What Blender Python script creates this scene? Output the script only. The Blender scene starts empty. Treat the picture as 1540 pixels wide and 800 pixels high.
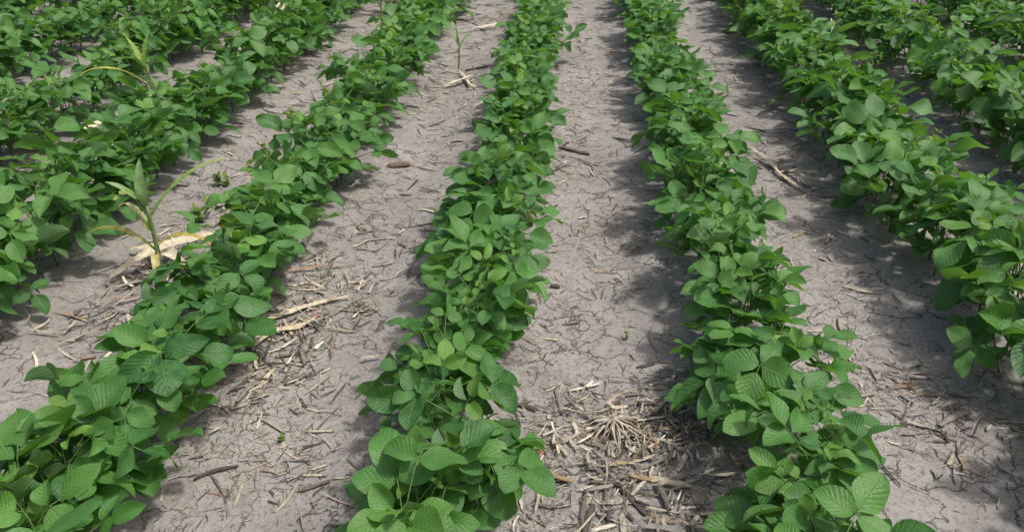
import bpy, math, random
import numpy as np
from mathutils import Vector, Matrix
R = np.random.RandomState(11)
random.seed(7)
scene = bpy.context.scene
scene.view_settings.view_transform = 'Standard'
scene.view_settings.look = 'None'
scene.view_settings.exposure = 0

ROWS = [-0.2515 + 0.76*k for k in range(-8, 8)]

# ---------------------------------------------------------------- noise
TAB = R.rand(256, 256)
def vnoise(x, y):
    xi = np.floor(x).astype(int); yi = np.floor(y).astype(int)
    fx = x-xi; fy = y-yi
    fx = fx*fx*(3-2*fx); fy = fy*fy*(3-2*fy)
    a = TAB[xi & 255, yi & 255]; b = TAB[(xi+1) & 255, yi & 255]
    c = TAB[xi & 255, (yi+1) & 255]; d = TAB[(xi+1) & 255, (yi+1) & 255]
    return (a*(1-fx)+b*fx)*(1-fy)+(c*(1-fx)+d*fx)*fy
def fbm(x, y, o=4):
    s = 0; a = 1; t = 0
    for i in range(o):
        s = s+a*vnoise(x*2**i+17.3*i, y*2**i+9.1*i); t += a; a *= 0.5
    return s/t
def row_dist(x):
    u = (x+0.2515)/0.76
    return np.abs(u-np.round(u))*0.76
def gz_full(x, y):
    z = 0.014*np.cos(row_dist(x)/0.38*math.pi)
    z = z+(fbm(x*2.3, y*2.3, 3)-0.5)*0.040
    m = np.clip((fbm(x*1.7+40, y*1.7+3, 3)-0.42)*5, 0, 1)*0.8+0.2
    z = z+(fbm(x*14, y*14, 3)-0.5)*0.020*m
    z = z+(fbm(x*45, y*45, 2)-0.5)*0.008*m
    return z
def axis(a, b_, st, far):
    core = np.arange(a, b_, st)
    ex = st*np.cumsum(1.16**np.arange(1, 70)); ex = ex[ex < far]
    return np.concatenate([(a-ex)[::-1], core, b_+ex]), len(ex)
ST = .015
xs, nex = axis(-4.2, 3.8, ST, 400); ys, ney = axis(.4, 8.2, ST, 400)
GX, GY = np.meshgrid(xs, ys)
GZ = gz_full(GX, GY)
GZ = GZ*np.clip(1-(np.maximum(np.abs(GX), np.abs(GY))-30)/20, 0, 1)
CX0, CX1, CY0, CY1 = -4.2, 3.75, .4, 8.15
def gz(x, y):
    x = np.asarray(x, float); y = np.asarray(y, float)
    if x.min() < CX0 or x.max() > CX1 or y.min() < CY0 or y.max() > CY1: return gz_full(x, y)
    fx = (x-CX0)/ST; fy = (y-CY0)/ST
    ix = fx.astype(int); iy = fy.astype(int); fx = fx-ix; fy = fy-iy; ix = ix+nex; iy = iy+ney
    return (GZ[iy, ix]*(1-fx)+GZ[iy, ix+1]*fx)*(1-fy)+(GZ[iy+1, ix]*(1-fx)+GZ[iy+1, ix+1]*fx)*fy
def gz1(x, y): return float(gz(np.array([x]), np.array([y]))[0])

# ---------------------------------------------------------------- mesh accumulation
class Acc:
    def __init__(s): s.v=[]; s.f=[]; s.uv=[]; s.c=[]; s.m=[]; s.n=0
    def add(s, v, f, uv, c, mi=0):
        v = np.asarray(v, float); f = np.asarray(f, int)
        c = np.asarray(c, float)
        if c.ndim == 1: c = np.tile(c, (len(v), 1))
        s.v.append(v); s.f.append(f+s.n); s.uv.append(uv); s.c.append(c); s.m.append(np.full(len(f), mi)); s.n += len(v)
    def merge(s, o, M, off, blue):
        for v, f, uv, c, m in zip(o.v, o.f, o.uv, o.c, o.m):
            c = c.copy()
            if m[0] == 0: c[:, 2] = blue
            s.v.append(v@M.T+off); s.f.append(f+s.n); s.uv.append(uv); s.c.append(c); s.m.append(m)
        s.n += o.n
    def mesh(s, name, mats):
        v=np.concatenate(s.v); f=np.concatenate(s.f); uv=np.concatenate(s.uv); c=np.concatenate(s.c); mi=np.concatenate(s.m)
        me = bpy.data.meshes.new(name)
        me.vertices.add(len(v)); me.vertices.foreach_set('co', v.ravel().astype('f'))
        me.loops.add(len(f)*4); me.loops.foreach_set('vertex_index', f.ravel().astype('i'))
        me.polygons.add(len(f)); me.polygons.foreach_set('loop_start', (np.arange(len(f))*4).astype('i'))
        try: me.polygons.foreach_set('loop_total', np.full(len(f), 4, 'i'))
        except Exception: pass
        for m in mats: me.materials.append(m)
        me.polygons.foreach_set('material_index', mi.astype('i'))
        me.polygons.foreach_set('use_smooth', np.ones(len(f), bool))
        me.update(calc_edges=True)
        ul = me.uv_layers.new(name='UVMap')
        ul.data.foreach_set('uv', uv[f.ravel()].ravel().astype('f'))
        ca = me.color_attributes.new('tint', 'FLOAT_COLOR', 'POINT')
        cc = np.ones((len(v), 4)); cc[:, :3] = c[:, :3]
        ca.data.foreach_set('color', cc.ravel().astype('f'))
        return me
    def obj(s, name, mats, parent=None):
        o = bpy.data.objects.new(name, s.mesh(name, mats)); scene.collection.objects.link(o)
        if parent: o.parent = parent
        return o
_g = {}
def gridf(nu, nv, wrap=False):
    k = (nu, nv, wrap)
    if k not in _g:
        fs = []
        for j in range(nv-1):
            for i in range(nu if wrap else nu-1):
                i2 = (i+1) % nu
                fs.append((j*nu+i, j*nu+i2, (j+1)*nu+i2, (j+1)*nu+i))
        _g[k] = np.array(fs)
    return _g[k]
def unit(a):
    a = np.asarray(a, float); return a/(math.sqrt(float(a@a))+1e-9)
def cross(a, b):
    return np.array([a[1]*b[2]-a[2]*b[1], a[2]*b[0]-a[0]*b[2], a[0]*b[1]-a[1]*b[0]])
def tube(acc, pts, rad, sides, col, mi=0, uvs=1.0, squash=1.0):
    pts = np.asarray(pts, float); n = len(pts)
    rad = np.broadcast_to(rad, (n,))
    T = np.gradient(pts, axis=0)
    vs = []; uv = []
    ref = np.array([0, 0, 1.]) if abs(unit(pts[-1]-pts[0])[2]) < .8 else np.array([1., 0, 0])
    a = np.arange(sides)/sides*2*math.pi
    for k in range(n):
        t = unit(T[k]); s = unit(cross(t, ref)); u = cross(s, t)
        vs.append(pts[k]+rad[k]*(np.cos(a)[:, None]*s+squash*np.sin(a)[:, None]*u))
        uv.append(np.stack([a/6.283, np.full(sides, k/(n-1)*uvs)], 1))
    vs = np.concatenate(vs); uv = np.concatenate(uv)
    f = gridf(sides, n, True)
    if sides == 6 or sides == 8:
        caps = []
        for b in (0, (n-1)*sides):
            for i in range(1, sides-2, 2): caps.append((b, b+i, b+i+1, b+i+2))
        f = np.concatenate([f, np.array(caps)])
    acc.add(vs, f, uv, col, mi)
def ribbon(acc, pts, wid, nrm, col, crease=0.2, mi=0, nu=5, twist=0.0, wave=0.0):
    pts = np.asarray(pts, float); n = len(pts)
    T = np.gradient(pts, axis=0); vs = []; uv = []
    s = np.linspace(-1, 1, nu); ph = R.rand()*6
    for k in range(n):
        t = unit(T[k]); side = unit(cross(t, nrm)); up = cross(side, t)
        a = twist*k/(n-1)
        sd = side*math.cos(a)+up*math.sin(a); u2 = cross(sd, t)
        z = crease*np.abs(s)*wid[k]+wave*np.abs(s)*np.sin(ph+k*1.3+s*2)*wid[k]
        vs.append(pts[k]+(s*wid[k])[:, None]*sd+z[:, None]*u2)
        uv.append(np.stack([s*.5+.5, np.full(nu, k/(n-1))], 1))
    acc.add(np.concatenate(vs), gridf(nu, n), np.concatenate(uv), col, mi)

# ---------------------------------------------------------------- materials
def newmat(name):
    m = bpy.data.materials.new(name); m.use_nodes = True
    nt = m.node_tree; nt.nodes.clear()
    return m, nt
class NB:
    def __init__(s, nt): s.nt = nt
    def n(s, t, **k):
        nd = s.nt.nodes.new(t)
        for a, b in k.items(): setattr(nd, a, b)
        return nd
    def l(s, a, b): s.nt.links.new(a, b)
    def put(s, sock, val):
        if isinstance(val, (int, float, tuple)): sock.default_value = val
        else: s.l(val, sock)
    def math(s, op, a, b=0.0, c=0.0, clamp=False):
        nd = s.n('ShaderNodeMath', operation=op); nd.use_clamp = clamp
        for i, x in enumerate((a, b, c)): s.put(nd.inputs[i], x)
        return nd.outputs[0]
    def mix(s, f, a, b, bt='MIX'):
        nd = s.n('ShaderNodeMix', data_type='RGBA', blend_type=bt)
        s.put(nd.inputs[0], f); s.put(nd.inputs[6], a); s.put(nd.inputs[7], b)
        return nd.outputs[2]
    def mr(s, v, a, b, c=0.0, d=1.0):
        nd = s.n('ShaderNodeMapRange'); nd.interpolation_type = 'SMOOTHSTEP'
        s.put(nd.inputs[0], v)
        for i, x in enumerate((a, b, c, d)): nd.inputs[i+1].default_value = x
        return nd.outputs[0]
    def noise(s, vec, sc, det=3, rough=.55, dist=0):
        nd = s.n('ShaderNodeTexNoise'); s.l(vec, nd.inputs['Vector'])
        nd.inputs['Scale'].default_value = sc; nd.inputs['Detail'].default_value = det
        nd.inputs['Roughness'].default_value = rough; nd.inputs['Distortion'].default_value = dist
        return nd.outputs[0]

def leaf_material(name, dark, light, young, under, transl=0.24):
    m, nt = newmat(name); b = NB(nt)
    uv = b.n('ShaderNodeUVMap', uv_map='UVMap').outputs[0]
    sp = b.n('ShaderNodeSeparateXYZ'); b.l(uv, sp.inputs[0])
    s = b.math('ABSOLUTE', b.math('MULTIPLY_ADD', sp.outputs[0], 2.0, -1.0))
    t = sp.outputs[1]
    at = b.n('ShaderNodeAttribute', attribute_name='tint')
    c = b.n('ShaderNodeSeparateColor'); b.l(at.outputs['Color'], c.inputs[0])
    pos = b.n('ShaderNodeTexCoord').outputs['Object']
    rnd = b.math('ADD', b.math('MULTIPLY', c.outputs[0], .7), b.math('MULTIPLY', c.outputs[2], .3))
    col = b.mix(rnd, dark+(1,), light+(1,))
    col = b.mix(c.outputs[1], col, young+(1,))
    blot = b.noise(pos, 55, 2)
    col = b.mix(b.mr(blot, .35, .7, 0, .35), col, tuple(x*1.3 for x in light)+(1,))
    mid = b.math('SUBTRACT', 1.0, b.mr(s, .012, .055))
    lat = b.math('FRACT', b.math('SUBTRACT', b.math('MULTIPLY', t, 7.5), b.math('MULTIPLY', b.math('POWER', s, .85), 2.6)))
    latd = b.math('ABSOLUTE', b.math('SUBTRACT', lat, .5))
    latv = b.mr(latd, .42, .49)
    vein = b.math('MAXIMUM', mid, b.math('MULTIPLY', latv, .5))
    col = b.mix(b.math('MULTIPLY', vein, .38), col, (.16, .26, .09, 1))
    geo = b.n('ShaderNodeNewGeometry')
    col2 = b.mix(geo.outputs['Backfacing'], col, b.mix(b.math('MULTIPLY', vein, .5), under+(1,), (.17, .24, .10, 1)))
    vo = b.n('ShaderNodeTexVoronoi'); b.l(uv, vo.inputs['Vector']); vo.inputs['Scale'].default_value = 24
    h = b.math('ADD', b.math('MULTIPLY', latd, -1.1), b.math('MULTIPLY', vo.outputs['Distance'], -.7))
    h = b.math('SUBTRACT', h, b.math('MULTIPLY', mid, .9))
    bp = b.n('ShaderNodeBump'); bp.inputs['Strength'].default_value = .6; bp.inputs['Distance'].default_value = .0020
    b.l(h, bp.inputs['Height'])
    pr = b.n('ShaderNodeBsdfPrincipled')
    b.l(col2, pr.inputs['Base Color']); b.l(bp.outputs[0], pr.inputs['Normal'])
    b.l(b.math('MULTIPLY_ADD', blot, .22, .36), pr.inputs['Roughness'])
    pr.inputs['Specular IOR Level'].default_value = .45
    tr = b.n('ShaderNodeBsdfTranslucent')
    b.l(b.mix(c.outputs[1], (.20, .52, .03, 1), (.36, .60, .04, 1)), tr.inputs[0])
    mx = b.n('ShaderNodeMixShader'); mx.inputs[0].default_value = transl
    b.l(pr.outputs[0], mx.inputs[1]); b.l(tr.outputs[0], mx.inputs[2])
    out = b.n('ShaderNodeOutputMaterial'); b.l(mx.outputs[0], out.inputs[0])
    return m
M_leaf = leaf_material('soybean_leaf', (.025, .090, .026), (.076, .200, .042), (.15, .30, .05), (.090, .175, .070))
M_weed = leaf_material('weed_leaf', (.07, .15, .03), (.14, .26, .04), (.28, .36, .04), (.12, .18, .06))

def attr_mat(name, rough=.7, transl=0.0, bump=.4, plain=False):
    m, nt = newmat(name); b = NB(nt)
    at = b.n('ShaderNodeAttribute', attribute_name='tint').outputs['Color']
    pr = b.n('ShaderNodeBsdfPrincipled'); pr.inputs['Roughness'].default_value = rough; pr.inputs['Specular IOR Level'].default_value = .25
    out = b.n('ShaderNodeOutputMaterial')
    pos = b.n('ShaderNodeTexCoord').outputs['Object']
    if plain:
        sp = b.noise(pos, 90, 2, .7)
        cm = b.n('ShaderNodeVectorMath', operation='SCALE'); b.l(at, cm.inputs[0]); b.l(b.math('MULTIPLY_ADD', sp, 1.2, .4), cm.inputs['Scale'])
        b.l(cm.outputs[0], pr.inputs['Base Color']); b.l(pr.outputs[0], out.inputs[0]); return m
    uv = b.n('ShaderNodeUVMap', uv_map='UVMap').outputs[0]
    mp = b.n('ShaderNodeMapping'); b.l(uv, mp.inputs[0]); mp.inputs['Scale'].default_value = (16, 1.4, 1)
    addv = b.n('ShaderNodeVectorMath', operation='ADD'); b.l(mp.outputs[0], addv.inputs[0])
    sc = b.n('ShaderNodeVectorMath', operation='SCALE'); b.l(pos, sc.inputs[0]); sc.inputs['Scale'].default_value = 3.0
    b.l(sc.outputs[0], addv.inputs[1])
    st = b.noise(addv.outputs[0], 1.5, 3, .65)
    sp = b.noise(pos, 70, 2, .7)
    f = b.math('MULTIPLY_ADD', st, 1.3, .36)
    f = b.math('MULTIPLY', f, b.math('MULTIPLY_ADD', sp, 1.4, .28))
    cm = b.n('ShaderNodeVectorMath', operation='SCALE'); b.l(at, cm.inputs[0]); b.l(f, cm.inputs['Scale'])
    bp = b.n('ShaderNodeBump'); bp.inputs['Strength'].default_value = bump; bp.inputs['Distance'].default_value = .0015
    b.l(st, bp.inputs['Height'])
    b.l(cm.outputs[0], pr.inputs['Base Color']); b.l(bp.outputs[0], pr.inputs['Normal'])
    if transl:
        tr = b.n('ShaderNodeBsdfTranslucent'); b.l(cm.outputs[0], tr.inputs[0])
        mx = b.n('ShaderNodeMixShader'); mx.inputs[0].default_value = transl
        b.l(pr.outputs[0], mx.inputs[1]); b.l(tr.outputs[0], mx.inputs[2]); b.l(mx.outputs[0], out.inputs[0])
    else: b.l(pr.outputs[0], out.inputs[0])
    return m
M_stem = attr_mat('green_stem', .5, plain=True)
M_dry = attr_mat('dry_residue', .85)
M_blade = attr_mat('corn_blade', .5, transl=.3, bump=.25)
M_clod = attr_mat('soil_clod', .95, plain=True)

def soil_material():
    m, nt = newmat('dry_gray_soil'); b = NB(nt)
    pos = b.n('ShaderNodeNewGeometry').outputs['Position']
    n1 = b.noise(pos, 1.6, 3, .6); n2 = b.noise(pos, 11, 4, .6); n3 = b.noise(pos, 80, 4, .75)
    col = b.mix(b.mr(n1, .3, .7), (.232, .216, .201, 1), (.312, .294, .275, 1))
    col = b.mix(b.mr(n2, .38, .68, 0, .55), col, (.345, .327, .306, 1))
    col = b.mix(b.mr(n3, .46, .70, 0, .80), col, (.145, .129, .117, 1))
    nz = b.n('ShaderNodeTexNoise'); b.l(pos, nz.inputs['Vector']); nz.inputs['Scale'].default_value = 13; nz.inputs['Detail'].default_value = 4
    dv = b.n('ShaderNodeVectorMath', operation='SCALE'); b.l(nz.outputs['Color'], dv.inputs[0]); dv.inputs['Scale'].default_value = .17
    av = b.n('ShaderNodeVectorMath', operation='ADD'); b.l(pos, av.inputs[0]); b.l(dv.outputs[0], av.inputs[1])
    vo = b.n('ShaderNodeTexVoronoi', feature='DISTANCE_TO_EDGE'); b.l(av.outputs[0], vo.inputs['Vector']); vo.inputs['Scale'].default_value = 7
    wv = b.math('MULTIPLY_ADD', b.noise(pos, 5.0, 2), .060, -.008)
    k = b.math('SUBTRACT', 1.0, b.math('DIVIDE', vo.outputs['Distance'], b.math('MAXIMUM', wv, .001)), clamp=True)
    cr = b.math('MULTIPLY', b.math('MINIMUM', b.math('MULTIPLY', k, 1.6), 1.0), b.mr(b.noise(pos, 3.3, 3), .38, .56))
    col = b.mix(b.math('MULTIPLY', cr, .72), col, (.085, .072, .063, 1))
    h = b.math('MULTIPLY_ADD', n2, 1.3, b.math('MULTIPLY', n3, .8))
    h = b.math('SUBTRACT', h, b.math('MULTIPLY', cr, .9))
    bp = b.n('ShaderNodeBump'); bp.inputs['Strength'].default_value = .85; bp.inputs['Distance'].default_value = .008
    b.l(h, bp.inputs['Height'])
    pr = b.n('ShaderNodeBsdfDiffuse'); b.l(col, pr.inputs['Color']); b.l(bp.outputs[0], pr.inputs['Normal'])
    out = b.n('ShaderNodeOutputMaterial'); b.l(pr.outputs[0], out.inputs[0])
    return m
M_soil = soil_material()

# ---------------------------------------------------------------- ground
gacc = Acc()
nu, nv = len(xs), len(ys)
I, J = np.meshgrid(np.arange(nu-1), np.arange(nv-1)); base = (J*nu+I).ravel()
gacc.add(np.stack([GX.ravel(), GY.ravel(), GZ.ravel()], 1), np.stack([base, base+1, base+nu+1, base+nu], 1), np.stack([GX.ravel(), GY.ravel()], 1), (1, 1, 1))
gacc.obj('ground', [M_soil])

# ---------------------------------------------------------------- leaflets and plants
def leaflet(acc, P, d, n, L, W, col, bend=.5, fold=.2, wave=.08, nu=7, nv=9, mi=0, p1=.82, p2=.62):
    t = np.linspace(0.0, 1, nv); s = np.linspace(-1, 1, nu)
    w = (np.sin(math.pi*np.clip(t, .004, .994)**p1))**p2*W/2
    a = bend*t**1.3-bend*.3
    dt = L/(nv-1)
    y = np.concatenate([[0], np.cumsum(np.cos(a[1:])*dt)]); z = -np.concatenate([[0], np.cumsum(np.sin(a[1:])*dt)])
    S, Tt = np.meshgrid(s, t)
    ww = w[:, None]; ph = R.rand()*6.28; ph2 = R.rand()*6.28
    xx = S*ww*math.cos(abs(fold)*.6)
    aS = np.abs(S)
    zz = z[:, None]+fold*ww*(aS**1.4)+wave*W*aS**1.5*np.sin(Tt*8+ph+np.sign(S)*ph2)+.05*W*np.sin(Tt*5+ph2)*S
    yy = y[:, None]+0*S
    d = unit(d); n = unit(np.array(n)-np.dot(n, d)*d); sd = cross(d, n)
    V = P+xx[..., None]*sd+yy[..., None]*d+zz[..., None]*n
    acc.add(V.reshape(-1, 3), gridf(nu, nv), np.stack([S*.5+.5, Tt], -1).reshape(-1, 2), col, mi)

def rnd(a, b): return a+(b-a)*R.rand()
def trifoliate(acc, P, az, pitch, L, tint, young):
    az_d = np.array([math.cos(az), math.sin(az), 0])
    pd = az_d*math.cos(pitch)+np.array([0, 0, math.sin(pitch)])
    pn = unit(cross(cross(pd, [0, 0, 1.]), pd))
    pn = unit(pn+R.normal(0, .27, 3))
    for k in (-1, 0, 1):
        ang = k*rnd(1.1, 1.6)+rnd(-.15, .15)
        lat = unit(cross(pn, pd))
        d = pd*math.cos(ang)+lat*math.sin(ang)
        d = d+np.array([0, 0, rnd(-.35, .32)])
        n = unit(pn+R.normal(0, .42, 3)+np.array([0, 0, .10]))
        p0 = P+(pd*L*rnd(.22, .34) if k == 0 else d*.004)
        l = L*(1.08 if k == 0 else rnd(.82, 1.0))
        if k == 0: tube(acc, [P, (P+p0)/2, p0], [.0011]*3, 4, (.10, .17, .05), 1)
        c = (min(1, max(0, tint+rnd(-.3, .3))), young, 0)
        leaflet(acc, p0, d, n, l, l*rnd(.64, .80), c, bend=rnd(-.2, 1.0), fold=rnd(-.12, .65), wave=rnd(.02, .10))
def soy_plant():
    acc = Acc(); H = rnd(.15, .23); nn = R.randint(8, 12)
    lean = R.normal(0, .024, 2)
    sp = [np.array([lean[0]*t*t, lean[1]*t*t, -.05+(H+.05)*t]) for t in np.linspace(0, 1, 7)]
    tube(acc, sp, np.linspace(.0036, .0016, 7), 6, (.09, .13, .045), 1)
    az = (0 if R.rand() < .5 else math.pi)+R.normal(0, .7)
    for k in range(nn):
        f = (k+1)/nn
        h = .03+(H-.03)*f
        tt = (h+.05)/(H+.05); B = np.array([lean[0]*tt*tt, lean[1]*tt*tt, h])
        az += math.pi+rnd(-1.0, 1.0)
        top = f > .93
        pl = rnd(.070, .145)*(1.0 if f < .75 else .8)*(0.35 if top else 1)
        el = math.radians(rnd(5, 52)+18*f) if not top else math.radians(rnd(55, 85))
        L = rnd(.048, .090)*(.85 if f < .3 else 1)*(.60 if top else 1)
        dr = np.array([math.cos(az), math.sin(az), 0])
        e2 = el*.7
        pts = [B]; cur = B.copy()
        for q in range(4):
            ee = el+(e2-el)*q/3+.12
            cur = cur+(dr*math.cos(ee)+np.array([0, 0, math.sin(ee)]))*pl/4; pts.append(cur.copy())
        tube(acc, pts, [.0018, .0015, .0014, .0013, .0012], 4, (.11, .20, .055), 1)
        trifoliate(acc, cur, az+rnd(-.3, .3), math.radians(rnd(-42, 36)) if not top else math.radians(rnd(10, 60)), L, R.rand(), (rnd(.4, 1) if top else (rnd(0, .35) if f > .75 else 0)))
    return acc
SEG = .75
def segment(i):
    S = Acc(); y = -SEG/2+rnd(0, .03); bias = R.uniform(.94, 1.06)
    while y < SEG/2:
        sc = bias*rnd(.78, 1.16); a = R.choice([0, math.pi])+R.normal(0, .6); c, s = math.cos(a), math.sin(a)
        tx, ty = R.normal(0, .10, 2)
        M = np.array([[c, -s, tx], [s, c, ty], [-tx, -ty, rnd(.90, 1.10)]])*sc
        S.merge(soy_plant(), M, np.array([R.normal(0, .020)+.012*math.sin(y*9+i), y, 0]), R.rand())
        y += rnd(.042, .070) if R.rand() > .05 else rnd(.08, .12)
    return S.mesh('soybean_row_section_%d' % i, [M_leaf, M_stem])
segs = [segment(i) for i in range(20)]
for ri, rx in enumerate(ROWS):
    e = bpy.data.objects.new('soybean_row', None); scene.collection.objects.link(e)
    e.location = (rx, 0, 0)
    y = .40+rnd(0, .2)+SEG/2; q = 0; order = R.permutation(20)
    wx = 1.03
    if abs(rx+1.01) < .1: wx = 1.12
    if abs(rx-1.27) < .1: wx = 1.14
    if rx < -1.5: wx = 1.15
    if rx > 1.8: wx = 1.15
    while y < 12.5:
        o = bpy.data.objects.new('row_section_%d' % q, segs[order[q % 20]]); q += 1
        o.parent = e
        zz = gz(np.full(9, rx), np.linspace(y-.35, y+.35, 9))
        flip = R.rand() < .5
        o.location = (R.normal(0, .006), y, float(zz.mean())-.004)
        o.rotation_euler = (0, 0, math.pi if flip else 0)
        k = wx*rnd(.96, 1.05)
        o.scale = (k, 1.03, k*rnd(.93, 1.06))
        scene.collection.objects.link(o)
        y += SEG

# ---------------------------------------------------------------- residue
TAN = np.array([[.44, .38, .29], [.36, .315, .25], [.29, .265, .23], [.21, .19, .165], [.14, .12, .10], [.28, .195, .12], [.54, .485, .40], [.085, .073, .063]])
def rescol(bright):
    w = np.array([1.0, 1.1, 1.3, 1.2, 1.4, .5, .5, 1.5])
    if bright > .5: w = np.array([1.7, 1.8, 1.4, 1.2, 1.0, .8, 1.2, .8])
    if bright < .2: w = np.array([.25, .35, .5, .9, 1.9, .35, .10, 2.8])
    w = w/w.sum(); return TAN[R.choice(8, p=w)]*rnd(.78, 1.12)
def strip_piece(acc, x, y, L, W, bright, ang=None, lift=0.0, curl=1.0):
    a = R.rand()*6.28 if ang is None else ang
    n = 6 if L > .03 else 3
    t = np.linspace(-.5, .5, n)
    k = R.normal(0, .5)*curl
    px = x+L*(t*math.cos(a)-k*t*t*.35*math.sin(a)); py = y+L*(t*math.sin(a)+k*t*t*.35*math.cos(a))
    zc = gz(px, py); til = R.normal(0, .10)
    z = np.maximum(zc+.0015, zc.mean()+.002+til*L*t)+lift+abs(R.normal(0, .06))*L*(t+.5)**2
    nrm = unit(np.array([R.normal(0, .3), R.normal(0, .3), 1]))
    ribbon(acc, np.stack([px, py, z], 1), W/2*(1-rnd(.1, .8)*np.abs(t*2)**2)*(1+R.normal(0, .12, n)), nrm, rescol(bright), crease=R.normal(0, .35), nu=3, twist=R.normal(0, .7)*min(1, L/.05))
def stalk_piece(acc, x, y, L, rad, bright, ang=None, lift=0, col=None):
    a = R.rand()*6.28 if ang is None else ang
    t = np.linspace(-.5, .5, 7); k = R.normal(0, .12)
    px = x+L*(t*math.cos(a)-k*t*t*math.sin(a)); py = y+L*(t*math.sin(a)+k*t*t*math.cos(a))
    z = float(gz(px, py).max())*.5+gz(px, py)*.5+rad*.35+lift+R.normal(0, .05)*L*t
    rr = rad*(1+R.normal(0, .10, 7)); rr[0] *= .7; rr[-1] *= .65
    if L > .08: rr[3] *= 1.2
    tube(acc, np.stack([px, py, z], 1), rr, 8, rescol(bright) if col is None else col, squash=rnd(.3, .7))
res = Acc()
def scatter(n, cx, cy, sx, sy, bright, lr=(.02, .08), wr=(.002, .006), lift=.004, stalk=.06, ang=None, fine=1.8):
    for _ in range(n):
        x = R.normal(cx, sx); y = R.normal(cy, sy)
        a = None if ang is None else R.normal(ang, .6)
        if R.rand() < stalk: stalk_piece(res, x, y, rnd(.03, .11), rnd(.002, .0065), bright, a, R.rand()*lift)
        else: strip_piece(res, x, y, rnd(*lr)*rnd(.4, 1), wr[0]*.8+(wr[1]-wr[0])*R.rand()**1.8, bright, a, R.rand()*lift)
    for _ in range(int(n*fine)):
        strip_piece(res, R.normal(cx, sx*1.3), R.normal(cy, sy*1.3), rnd(.004, .03), rnd(.0010, .0030), .1 if R.rand() < .55 else .4, None, R.rand()*lift*.4)
N = 62000; gx = R.uniform(-3.8, 3.6, N); gy = .9+7.4*R.rand(N)**1.3
dens = np.clip((fbm(gx*1.9+11, gy*1.5+7, 3)-.36)*3.2, .06, 1)*(.27+.73*np.clip(1-(row_dist(gx)-.16)/.20, 0, 1))
keep = R.rand(N) < dens*(row_dist(gx) > .10)
for x, y in zip(gx[keep], gy[keep]):
    r = R.rand(); far = 1+max(0, y-3)*.16
    if r < .76: strip_piece(res, x, y, rnd(.005, .026)*far, rnd(.0012, .0042)*far, .1 if R.rand() < .72 else .4)
    elif r < .975: strip_piece(res, x, y, rnd(.02, .09)*far, rnd(.0014, .0055)*far, .1 if R.rand() < .5 else .4, None, .002)
    else: stalk_piece(res, x, y, rnd(.02, .08)*far, rnd(.002, .006), .2)
scatter(280, -.80, 2.09, .11, .22, .8, (.03, .16), (.002, .012), .014)
scatter(110, -.84, 1.76, .06, .12, .7, (.03, .10), (.002, .010), .012)
scatter(90, -.66, 2.5, .12, .14, .5, (.02, .10))
scatter(150, -.68, 1.45, .10, .18, .4, (.02, .08), (.0015, .006))
scatter(420, .17, 1.60, .15, .08, .6, (.02, .11), (.002, .010), .016)
scatter(150, .34, 1.66, .07, .10, .3, (.03, .11), (.002, .009), .012)
scatter(260, .22, 1.36, .13, .11, .5, (.03, .12), (.002, .012), .012, .10)
scatter(120, -.02, 1.28, .06, .16, .5, (.02, .09), (.002, .009))
scatter(170, -.62, 4.6, .14, .42, .7, (.04, .18), (.002, .011))
scatter(140, -.60, 3.3, .11, .42, .5, (.03, .11))
scatter(110, -.66, 6.0, .12, .6, .7, (.04, .18), (.004, .012))
scatter(150, .02, 3.5, .11, .24, .2, (.03, .13), (.002, .008))
scatter(110, .20, 2.6, .08, .26, .3, (.02, .09))
scatter(130, .12, 5.5, .12, .8, .3, (.03, .14), (.003, .009))
scatter(200, 1.00, 1.68, .10, .14, .3, (.02, .11), (.002, .009))
scatter(80, .80, 1.92, .05, .12, .6, (.03, .09))
scatter(170, .92, 2.3, .11, .35, .2, (.02, .09))
scatter(140, .95, 3.4, .11, .34, .3, (.03, .12))
scatter(140, .95, 4.8, .11, .8, .3, (.03, .14), (.003, .009))
scatter(190, -1.38, 2.25, .10, .28, .8, (.04, .20), (.003, .014), .016)
scatter(150, -1.40, 3.1, .10, .5, .7, (.04, .16), (.003, .012), .016)
scatter(160, -2.12, 4.6, .12, 1.1, .8, (.04, .20), (.003, .014), .02)
scatter(150, -1.40, 5.0, .12, .8, .7, (.04, .18), (.003, .013), .016)
scatter(130, -2.9, 5.5, .12, 1.2, .7, (.04, .20), (.004, .014), .016)
scatter(150, 1.65, 3.6, .10, 1.2, .4, (.03, .14))
res.obj('corn_residue', [M_dry])

for (x, y, L, r, a, br) in [(-.545, 2.74, .20, .0032, .45, .1), (.02, 3.52, .15, .010, -.25, .1), (.05, 3.42, .17, .005, -.55, .1), (-.02, 3.60, .08, .007, 1.2, .1),
                            (.23, 1.42, .17, .011, -.25, .5), (.17, 1.36, .12, .008, -1.0, .5), (-.80, 2.02, .12, .006, .9, .9), (-.72, 2.28, .11, .006, .25, .7),
                            (.80, 1.92, .07, .012, -.2, .9), (1.02, 1.70, .12, .009, .55, .8), (.14, 2.42, .08, .004, .1, .3), (.31, 1.50, .11, .008, 1.1, .5),
                            (.07, 1.28, .10, .009, 1.35, .5), (-.60, 4.95, .16, .008, .5, .1), (.93, 3.95, .12, .007, -.6, .1), (-.68, 3.9, .12, .006, 1.0, .2),
                            (.15, 1.27, .09, .008, 1.7, .7), (.98, 2.35, .10, .006, -.4, .2), (-.82, 1.72, .09, .007, 1.4, .7)]:
    A = Acc(); stalk_piece(A, x, y, L, r, br, a)
    A.obj('corn_stalk_piece', [M_dry])

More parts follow.
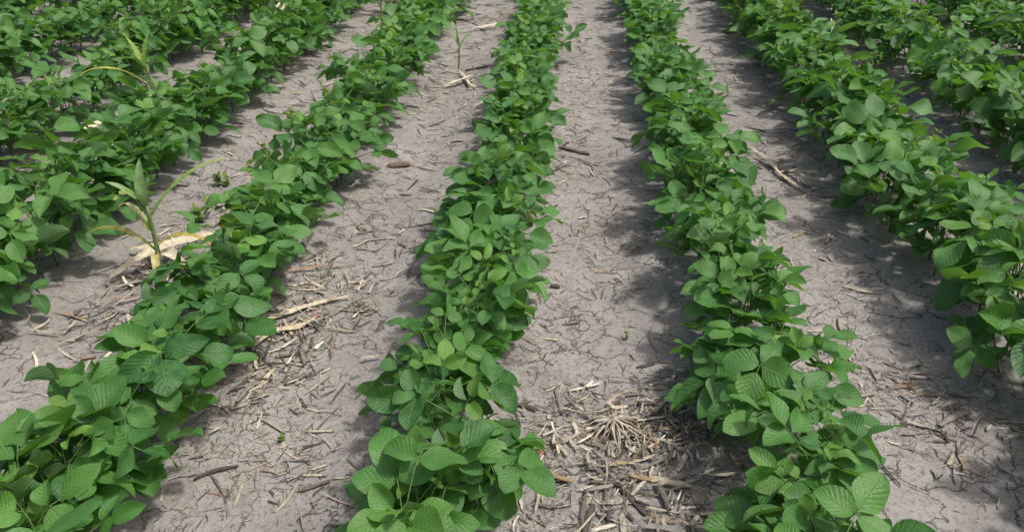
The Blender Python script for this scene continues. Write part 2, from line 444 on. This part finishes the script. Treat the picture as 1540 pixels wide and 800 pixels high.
def cob(x, y, L, r, a, col):
    A = Acc(); n = 15; sd = 14
    t = np.linspace(-.5, .5, n); vs = []; uv = []
    for k in range(n):
        prof = math.sqrt(max(.03, 1-(abs(t[k])*2)**3.5))
        for j in range(sd):
            th = j/sd*6.283+(k % 2)*.22
            rr = r*prof*(1+(.20 if (j+k) % 2 else -.16)+R.normal(0, .07))
            vs.append((t[k]*L, rr*math.cos(th), rr*math.sin(th)+r*.6)); uv.append((j/sd, k/n))
    vs = np.array(vs); c, s = math.cos(a), math.sin(a)
    V = np.stack([x+vs[:, 0]*c-vs[:, 1]*s, y+vs[:, 0]*s+vs[:, 1]*c, vs[:, 2]+gz1(x, y)], 1)
    A.add(V, gridf(sd, n, True), np.array(uv), col); A.obj('corn_cob', [M_dry])
cob(-.767, 3.31, .11, .014, .35, (.15, .115, .085)); cob(-.032, 2.28, .034, .008, .0, (.09, .07, .055)); cob(-.045, 1.48, .030, .010, .9, (.15, .095, .065))

A = Acc(); cx, cy = .135, 1.60; g0 = gz1(cx, cy)
tube(A, [(cx, cy, g0-.01), (cx+.004, cy, g0+.025), (cx+.012, cy+.006, g0+.045)], [.018, .014, .010], 8, (.36, .29, .21))
for k in range(64):
    a = R.rand()*6.28; L = rnd(.03, .10); h = rnd(.012, .045); bd = R.normal(0, .25)
    p = [np.array([cx+math.cos(a+bd*t)*L*t, cy+math.sin(a+bd*t)*L*t, g0+h+(rnd(.004, .012)*math.sin(t*3)) - h*.8*t**1.7]) for t in np.linspace(.08, 1, 6)]
    tube(A, p, np.linspace(.0036, .0012, 6), 6, TAN[R.choice([0, 6, 1, 2, 5])]*rnd(.85, 1.15))
A.obj('corn_root_crown', [M_dry])

def dry_leaf(pts, w, col, crease=.35):
    A = Acc(); pts = np.array(pts, float)
    n = 16; tt = np.linspace(0, 1, n); k = np.linspace(0, 1, len(pts))
    P = np.stack([np.interp(tt, k, pts[:, i]) for i in range(3)], 1)
    for _ in range(2): P[1:-1] = (P[:-2]+P[1:-1]*2+P[2:])/4
    P[:, 2] += gz(P[:, 0], P[:, 1])+.004
    ribbon(A, P, w*np.sin(np.clip(tt*.93+.05, 0, 1)*math.pi)**.6*(1+R.normal(0, .12, n)), np.array([.2, -.1, 1]), col, crease=crease, nu=5, twist=rnd(-.9, .9), wave=.2)
    A.obj('dry_corn_leaf', [M_dry])
dry_leaf([(.84, 3.62, .03), (.90, 3.50, .02), (.93, 3.30, .01), (1.0, 3.12, .005)], .012, (.44, .37, .27))
dry_leaf([(.90, 3.50, .02), (.96, 3.40, .01), (1.0, 3.28, .02), (1.01, 3.18, .01)], .009, (.26, .21, .15))
dry_leaf([(-.93, 1.98, .0), (-.86, 2.03, .01), (-.80, 2.10, .01), (-.70, 2.18, .01)], .009, (.48, .42, .31))
dry_leaf([(-.90, 1.86, .0), (-.87, 1.92, .02), (-.80, 1.97, .01), (-.77, 2.03, .01)], .008, (.46, .39, .28))
dry_leaf([(-1.55, 2.40, .02), (-1.46, 2.38, .05), (-1.36, 2.33, .05), (-1.25, 2.25, .02)], .018, (.56, .49, .36))
dry_leaf([(-1.52, 2.20, .02), (-1.43, 2.3, .07), (-1.35, 2.45, .05), (-1.3, 2.55, .02)], .017, (.52, .46, .33))
dry_leaf([(-2.35, 3.45, .04), (-2.25, 3.6, .08), (-2.1, 3.78, .06), (-1.98, 3.95, .02)], .022, (.60, .54, .40))
dry_leaf([(-2.3, 3.2, .03), (-2.18, 3.28, .06), (-2.05, 3.4, .04), (-1.98, 3.55, .02)], .016, (.50, .42, .24))
dry_leaf([(-2.2, 5.6, .03), (-2.15, 5.8, .16), (-2.1, 5.95, .24), (-2.0, 6.1, .12)], .020, (.62, .54, .38))
dry_leaf([(-2.15, 5.7, .02), (-2.08, 5.75, .18), (-2.1, 5.9, .30), (-2.12, 5.98, .38)], .016, (.60, .50, .32))
dry_leaf([(-.74, 4.5, .02), (-.66, 4.6, .03), (-.60, 4.75, .02), (-.52, 4.8, .01)], .012, (.48, .42, .31))
dry_leaf([(-.70, 4.85, .02), (-.64, 4.7, .02), (-.60, 4.55, .02), (-.55, 4.5, .01)], .010, (.48, .42, .29))
dry_leaf([(-.75, 5.9, .02), (-.66, 5.95, .03), (-.58, 6.1, .03), (-.5, 6.1, .01)], .012, (.48, .43, .33))
dry_leaf([(.98, 4.4, .03), (1.06, 4.28, .05), (1.15, 4.2, .05), (1.25, 4.0, .02)], .016, (.20, .19, .11))
dry_leaf([(1.02, 4.2, .02), (1.1, 4.25, .06), (1.16, 4.3, .09), (1.2, 4.45, .12)], .013, (.10, .16, .05))
dry_leaf([(1.64, 5.3, .04), (1.66, 5.35, .1), (1.67, 5.4, .18), (1.66, 5.45, .24)], .010, (.58, .5, .36))

# ---------------------------------------------------------------- volunteer corn
def corn_plant(x, y, H, blades, sc=1.0):
    A = Acc(); g = gz1(x, y)
    st = [np.array([x+.01*math.sin(t*2), y, g-.02+(H+.02)*t]) for t in np.linspace(0, 1, 8)]
    tube(A, st, np.linspace(.009, .004, 8)*sc, 8, (.22, .30, .11))
    for (h, az, L, w, up, droop, col) in blades:
        b0 = np.array([x, y, g+h]); d = np.array([math.cos(az), math.sin(az), 0]); P = [b0]; n = 14
        for k in range(n-1):
            e = up-droop*(k/(n-2))**1.3
            P.append(P[-1]+(d*math.cos(e)+np.array([0, 0, math.sin(e)]))*L/(n-1))
        P = np.array(P); tt = np.linspace(0, 1, n)
        P[:, 2] = np.maximum(P[:, 2], gz(P[:, 0], P[:, 1])+.006)
        cols = np.array(col[0])[None]*(1-tt[:, None])+np.array(col[1])[None]*tt[:, None]
        wid = w*np.clip(np.sin(np.clip(tt*.8+.2, 0, 1)*math.pi), .02, 1)**.7
        up_n = np.array([0, 0, 1.]) if abs(up) < 1.2 else -d
        ribbon(A, P, wid, up_n+d*-.35, np.repeat(cols, 5, 0), crease=.4, nu=5, twist=rnd(-.6, .6), wave=.07)
    A.obj('volunteer_corn_plant', [M_blade])
G=(.13,.27,.06); YG=(.28,.38,.08); YE=(.58,.50,.11); OR=(.60,.36,.08); TN=(.54,.45,.32); PG=(.22,.35,.14)
corn_plant(-1.35, 2.22, .28, [(.12, 3.1, .27, .008, .80, 1.5, (YG, OR)), (.12, .1, .24, .009, .8, 1.9, (YG, OR)), (.22, .7, .34, .010, .9, .9, (G, YG)), (.26, 1.7, .17, .019, 1.45, .4, (PG, PG)), (.27, 4.5, .16, .016, 1.3, 1.6, (PG, YG)), (.19, 2.6, .20, .013, 1.0, 1.8, (YG, TN)), (.10, 5.2, .22, .013, .5, 1.4, (YE, TN)), (.26, 3.4, .15, .014, 1.2, .8, (PG, PG))], 1.2)
corn_plant(-2.03, 3.63, .34, [(.24, 3.3, .38, .011, .7, 1.4, (YG, YE)), (.30, 2.6, .20, .013, 1.2, .6, (YG, YG)), (.32, 1.2, .18, .013, 1.4, .5, (YG, G)), (.32, 3.6, .20, .013, 1.1, 1.0, (G, YG)), (.12, .2, .24, .010, .6, 1.4, (YE, OR))])
corn_plant(-1.347, 5.6, .48, [(.24, 3.0, .3, .012, 1.1, 1.2, (G, YG)), (.30, .1, .32, .012, 1.1, 1.2, (G, G)), (.40, 1.5, .28, .012, 1.4, .5, (G, YG)), (.44, 4, .24, .012, 1.35, .6, (YG, G))])
corn_plant(-.72, 4.95, .20, [(.1, .6, .18, .008, 1.2, .9, (YG, G)), (.15, 3.4, .14, .007, 1.2, 1.1, (YG, YG)), (.16, 1.9, .12, .007, 1.4, .3, (G, G))], .7)

# ---------------------------------------------------------------- weeds
def weed(x, y, H, n, L, wr, young, spread=.10):
    A = Acc(); g = gz1(x, y)
    for sidx in range(max(1, n//12)):
        a0 = R.rand()*6.28; r0 = spread*R.rand(); bx, by = x+r0*math.cos(a0)*.6, y+r0*math.sin(a0)*.6
        hh = H*rnd(.6, 1); lx, ly = R.normal(0, .12, 2)*hh
        st = [np.array([bx+lx*t, by+ly*t, g-.01+hh*t]) for t in np.linspace(0, 1, 5)]
        tube(A, st, np.linspace(.0022, .001, 5), 4, (.14, .2, .06), 1)
        for k in range(12):
            t = rnd(.15, 1); P = np.array([bx+lx*t, by+ly*t, g+hh*t]); az = R.rand()*6.28
            el = rnd(-.1, .9); d = np.array([math.cos(az)*math.cos(el), math.sin(az)*math.cos(el), math.sin(el)])
            leaflet(A, P, d, unit(np.array([0, 0, 1.])+R.normal(0, .25, 3)), L*rnd(.6, 1.1), L*wr*rnd(.8, 1.1), (R.rand(), min(1, young*R.rand()), 0), bend=rnd(.1, 1.1), fold=rnd(0, .4), nu=5, nv=7)
    A.obj('weed_plant', [M_weed, M_stem])
weed(-1.40, 6.45, .46, 190, .065, .35, 1.8, .26); weed(-1.30, 6.85, .46, 150, .065, .35, 1.8, .24); weed(-1.5, 7.3, .44, 130, .065, .35, 1.6, .2)
for (x, y) in [(-1.50, 3.05), (-1.38, 3.35), (-1.32, 3.7), (-1.46, 3.9), (-1.3, 4.2), (-2.05, 3.2), (-1.45, 2.7)]:
    weed(x, y, rnd(.06, .10), 36, .032, .5, .4, .10)
for (x, y) in [(1.72, 4.85), (1.66, 5.2), (1.76, 5.6), (1.66, 6.0), (1.75, 6.6), (1.68, 4.3), (1.62, 3.5), (2.45, 6.3)]:
    weed(x, y, rnd(.12, .22), 72, .04, .35, 1.1, .16)
for (x, y) in [(-.70, 1.50), (-1.28, 1.75), (.20, 2.02), (.72, 1.80), (-.02, 1.12)]:
    weed(x, y, .025, 12, .014, .5, .3, .015)

# ---------------------------------------------------------------- soil crumbs
cube = []
for ax in range(3):
    for sg in (-1, 1):
        for i in range(2):
            for j in range(2):
                q = []
                for (u, v) in ((i, j), (i+1, j), (i+1, j+1), (i, j+1)):
                    p = [0, 0, 0]; p[ax] = sg; p[(ax+1) % 3] = (u-1)*sg; p[(ax+2) % 3] = (v-1); q.append(tuple(p))
                cube.append(q)
vset = sorted({p for q in cube for p in q}); vi = {p: i for i, p in enumerate(vset)}
CV = np.array([unit(p) for p in vset]); CF = np.array([[vi[p] for p in q] for q in cube])
cl = Acc(); N = 14000
gx = R.uniform(-3.0, 3.0, N); gy = .9+5*R.rand(N)**1.4
kp = R.rand(N) < np.clip((fbm(gx*2.5+3, gy*2.5+31, 3)-.33)*3, .08, 1)
for x, y in zip(gx[kp], gy[kp]):
    r = .0010+.0024*R.rand()+(.004*R.rand()**2 if R.rand() < .10 else 0)
    V = CV*(1+R.normal(0, .18, (len(CV), 1)))*r*np.array([rnd(.8, 1.3), rnd(.8, 1.3), rnd(.5, .9)])+np.array([x, y, gz1(x, y)+r*.2])
    g = rnd(.19, .30); cl.add(V, CF, CV[:, :2], (g, g*.93, g*.87))
cl.obj('soil_crumbs', [M_clod])

# ---------------------------------------------------------------- light, sky, camera
sd = Vector((.42, -.12, .90)).normalized()
sun = bpy.data.lights.new('sun', 'SUN'); sun.energy = 3.0; sun.angle = math.radians(4.5); sun.color = (1, .97, .925)
so = bpy.data.objects.new('sun', sun); scene.collection.objects.link(so)
so.rotation_euler = sd.to_track_quat('Z', 'Y').to_euler(); so.location = (3, 0, 6)
w = bpy.data.worlds.new('World'); scene.world = w; w.use_nodes = True
nt = w.node_tree; bg = nt.nodes['Background']; sky = nt.nodes.new('ShaderNodeTexSky'); sky.sky_type = 'NISHITA'
sky.sun_disc = False; sky.sun_elevation = math.asin(sd.z); sky.sun_rotation = math.atan2(sd.x, sd.y)
sky.dust_density = 6.0; sky.ozone_density = .6
nt.links.new(sky.outputs[0], bg.inputs[0]); bg.inputs[1].default_value = .15

cam = bpy.data.cameras.new('camera'); co = bpy.data.objects.new('camera', cam); scene.collection.objects.link(co)
cam.sensor_width = 36; cam.lens = 28.05; cam.clip_end = 2000; cam.clip_start = .05
co.location = (0, 0, 1.36); co.rotation_euler = (math.radians(90-29.3), 0, math.radians(4.4))
scene.camera = co
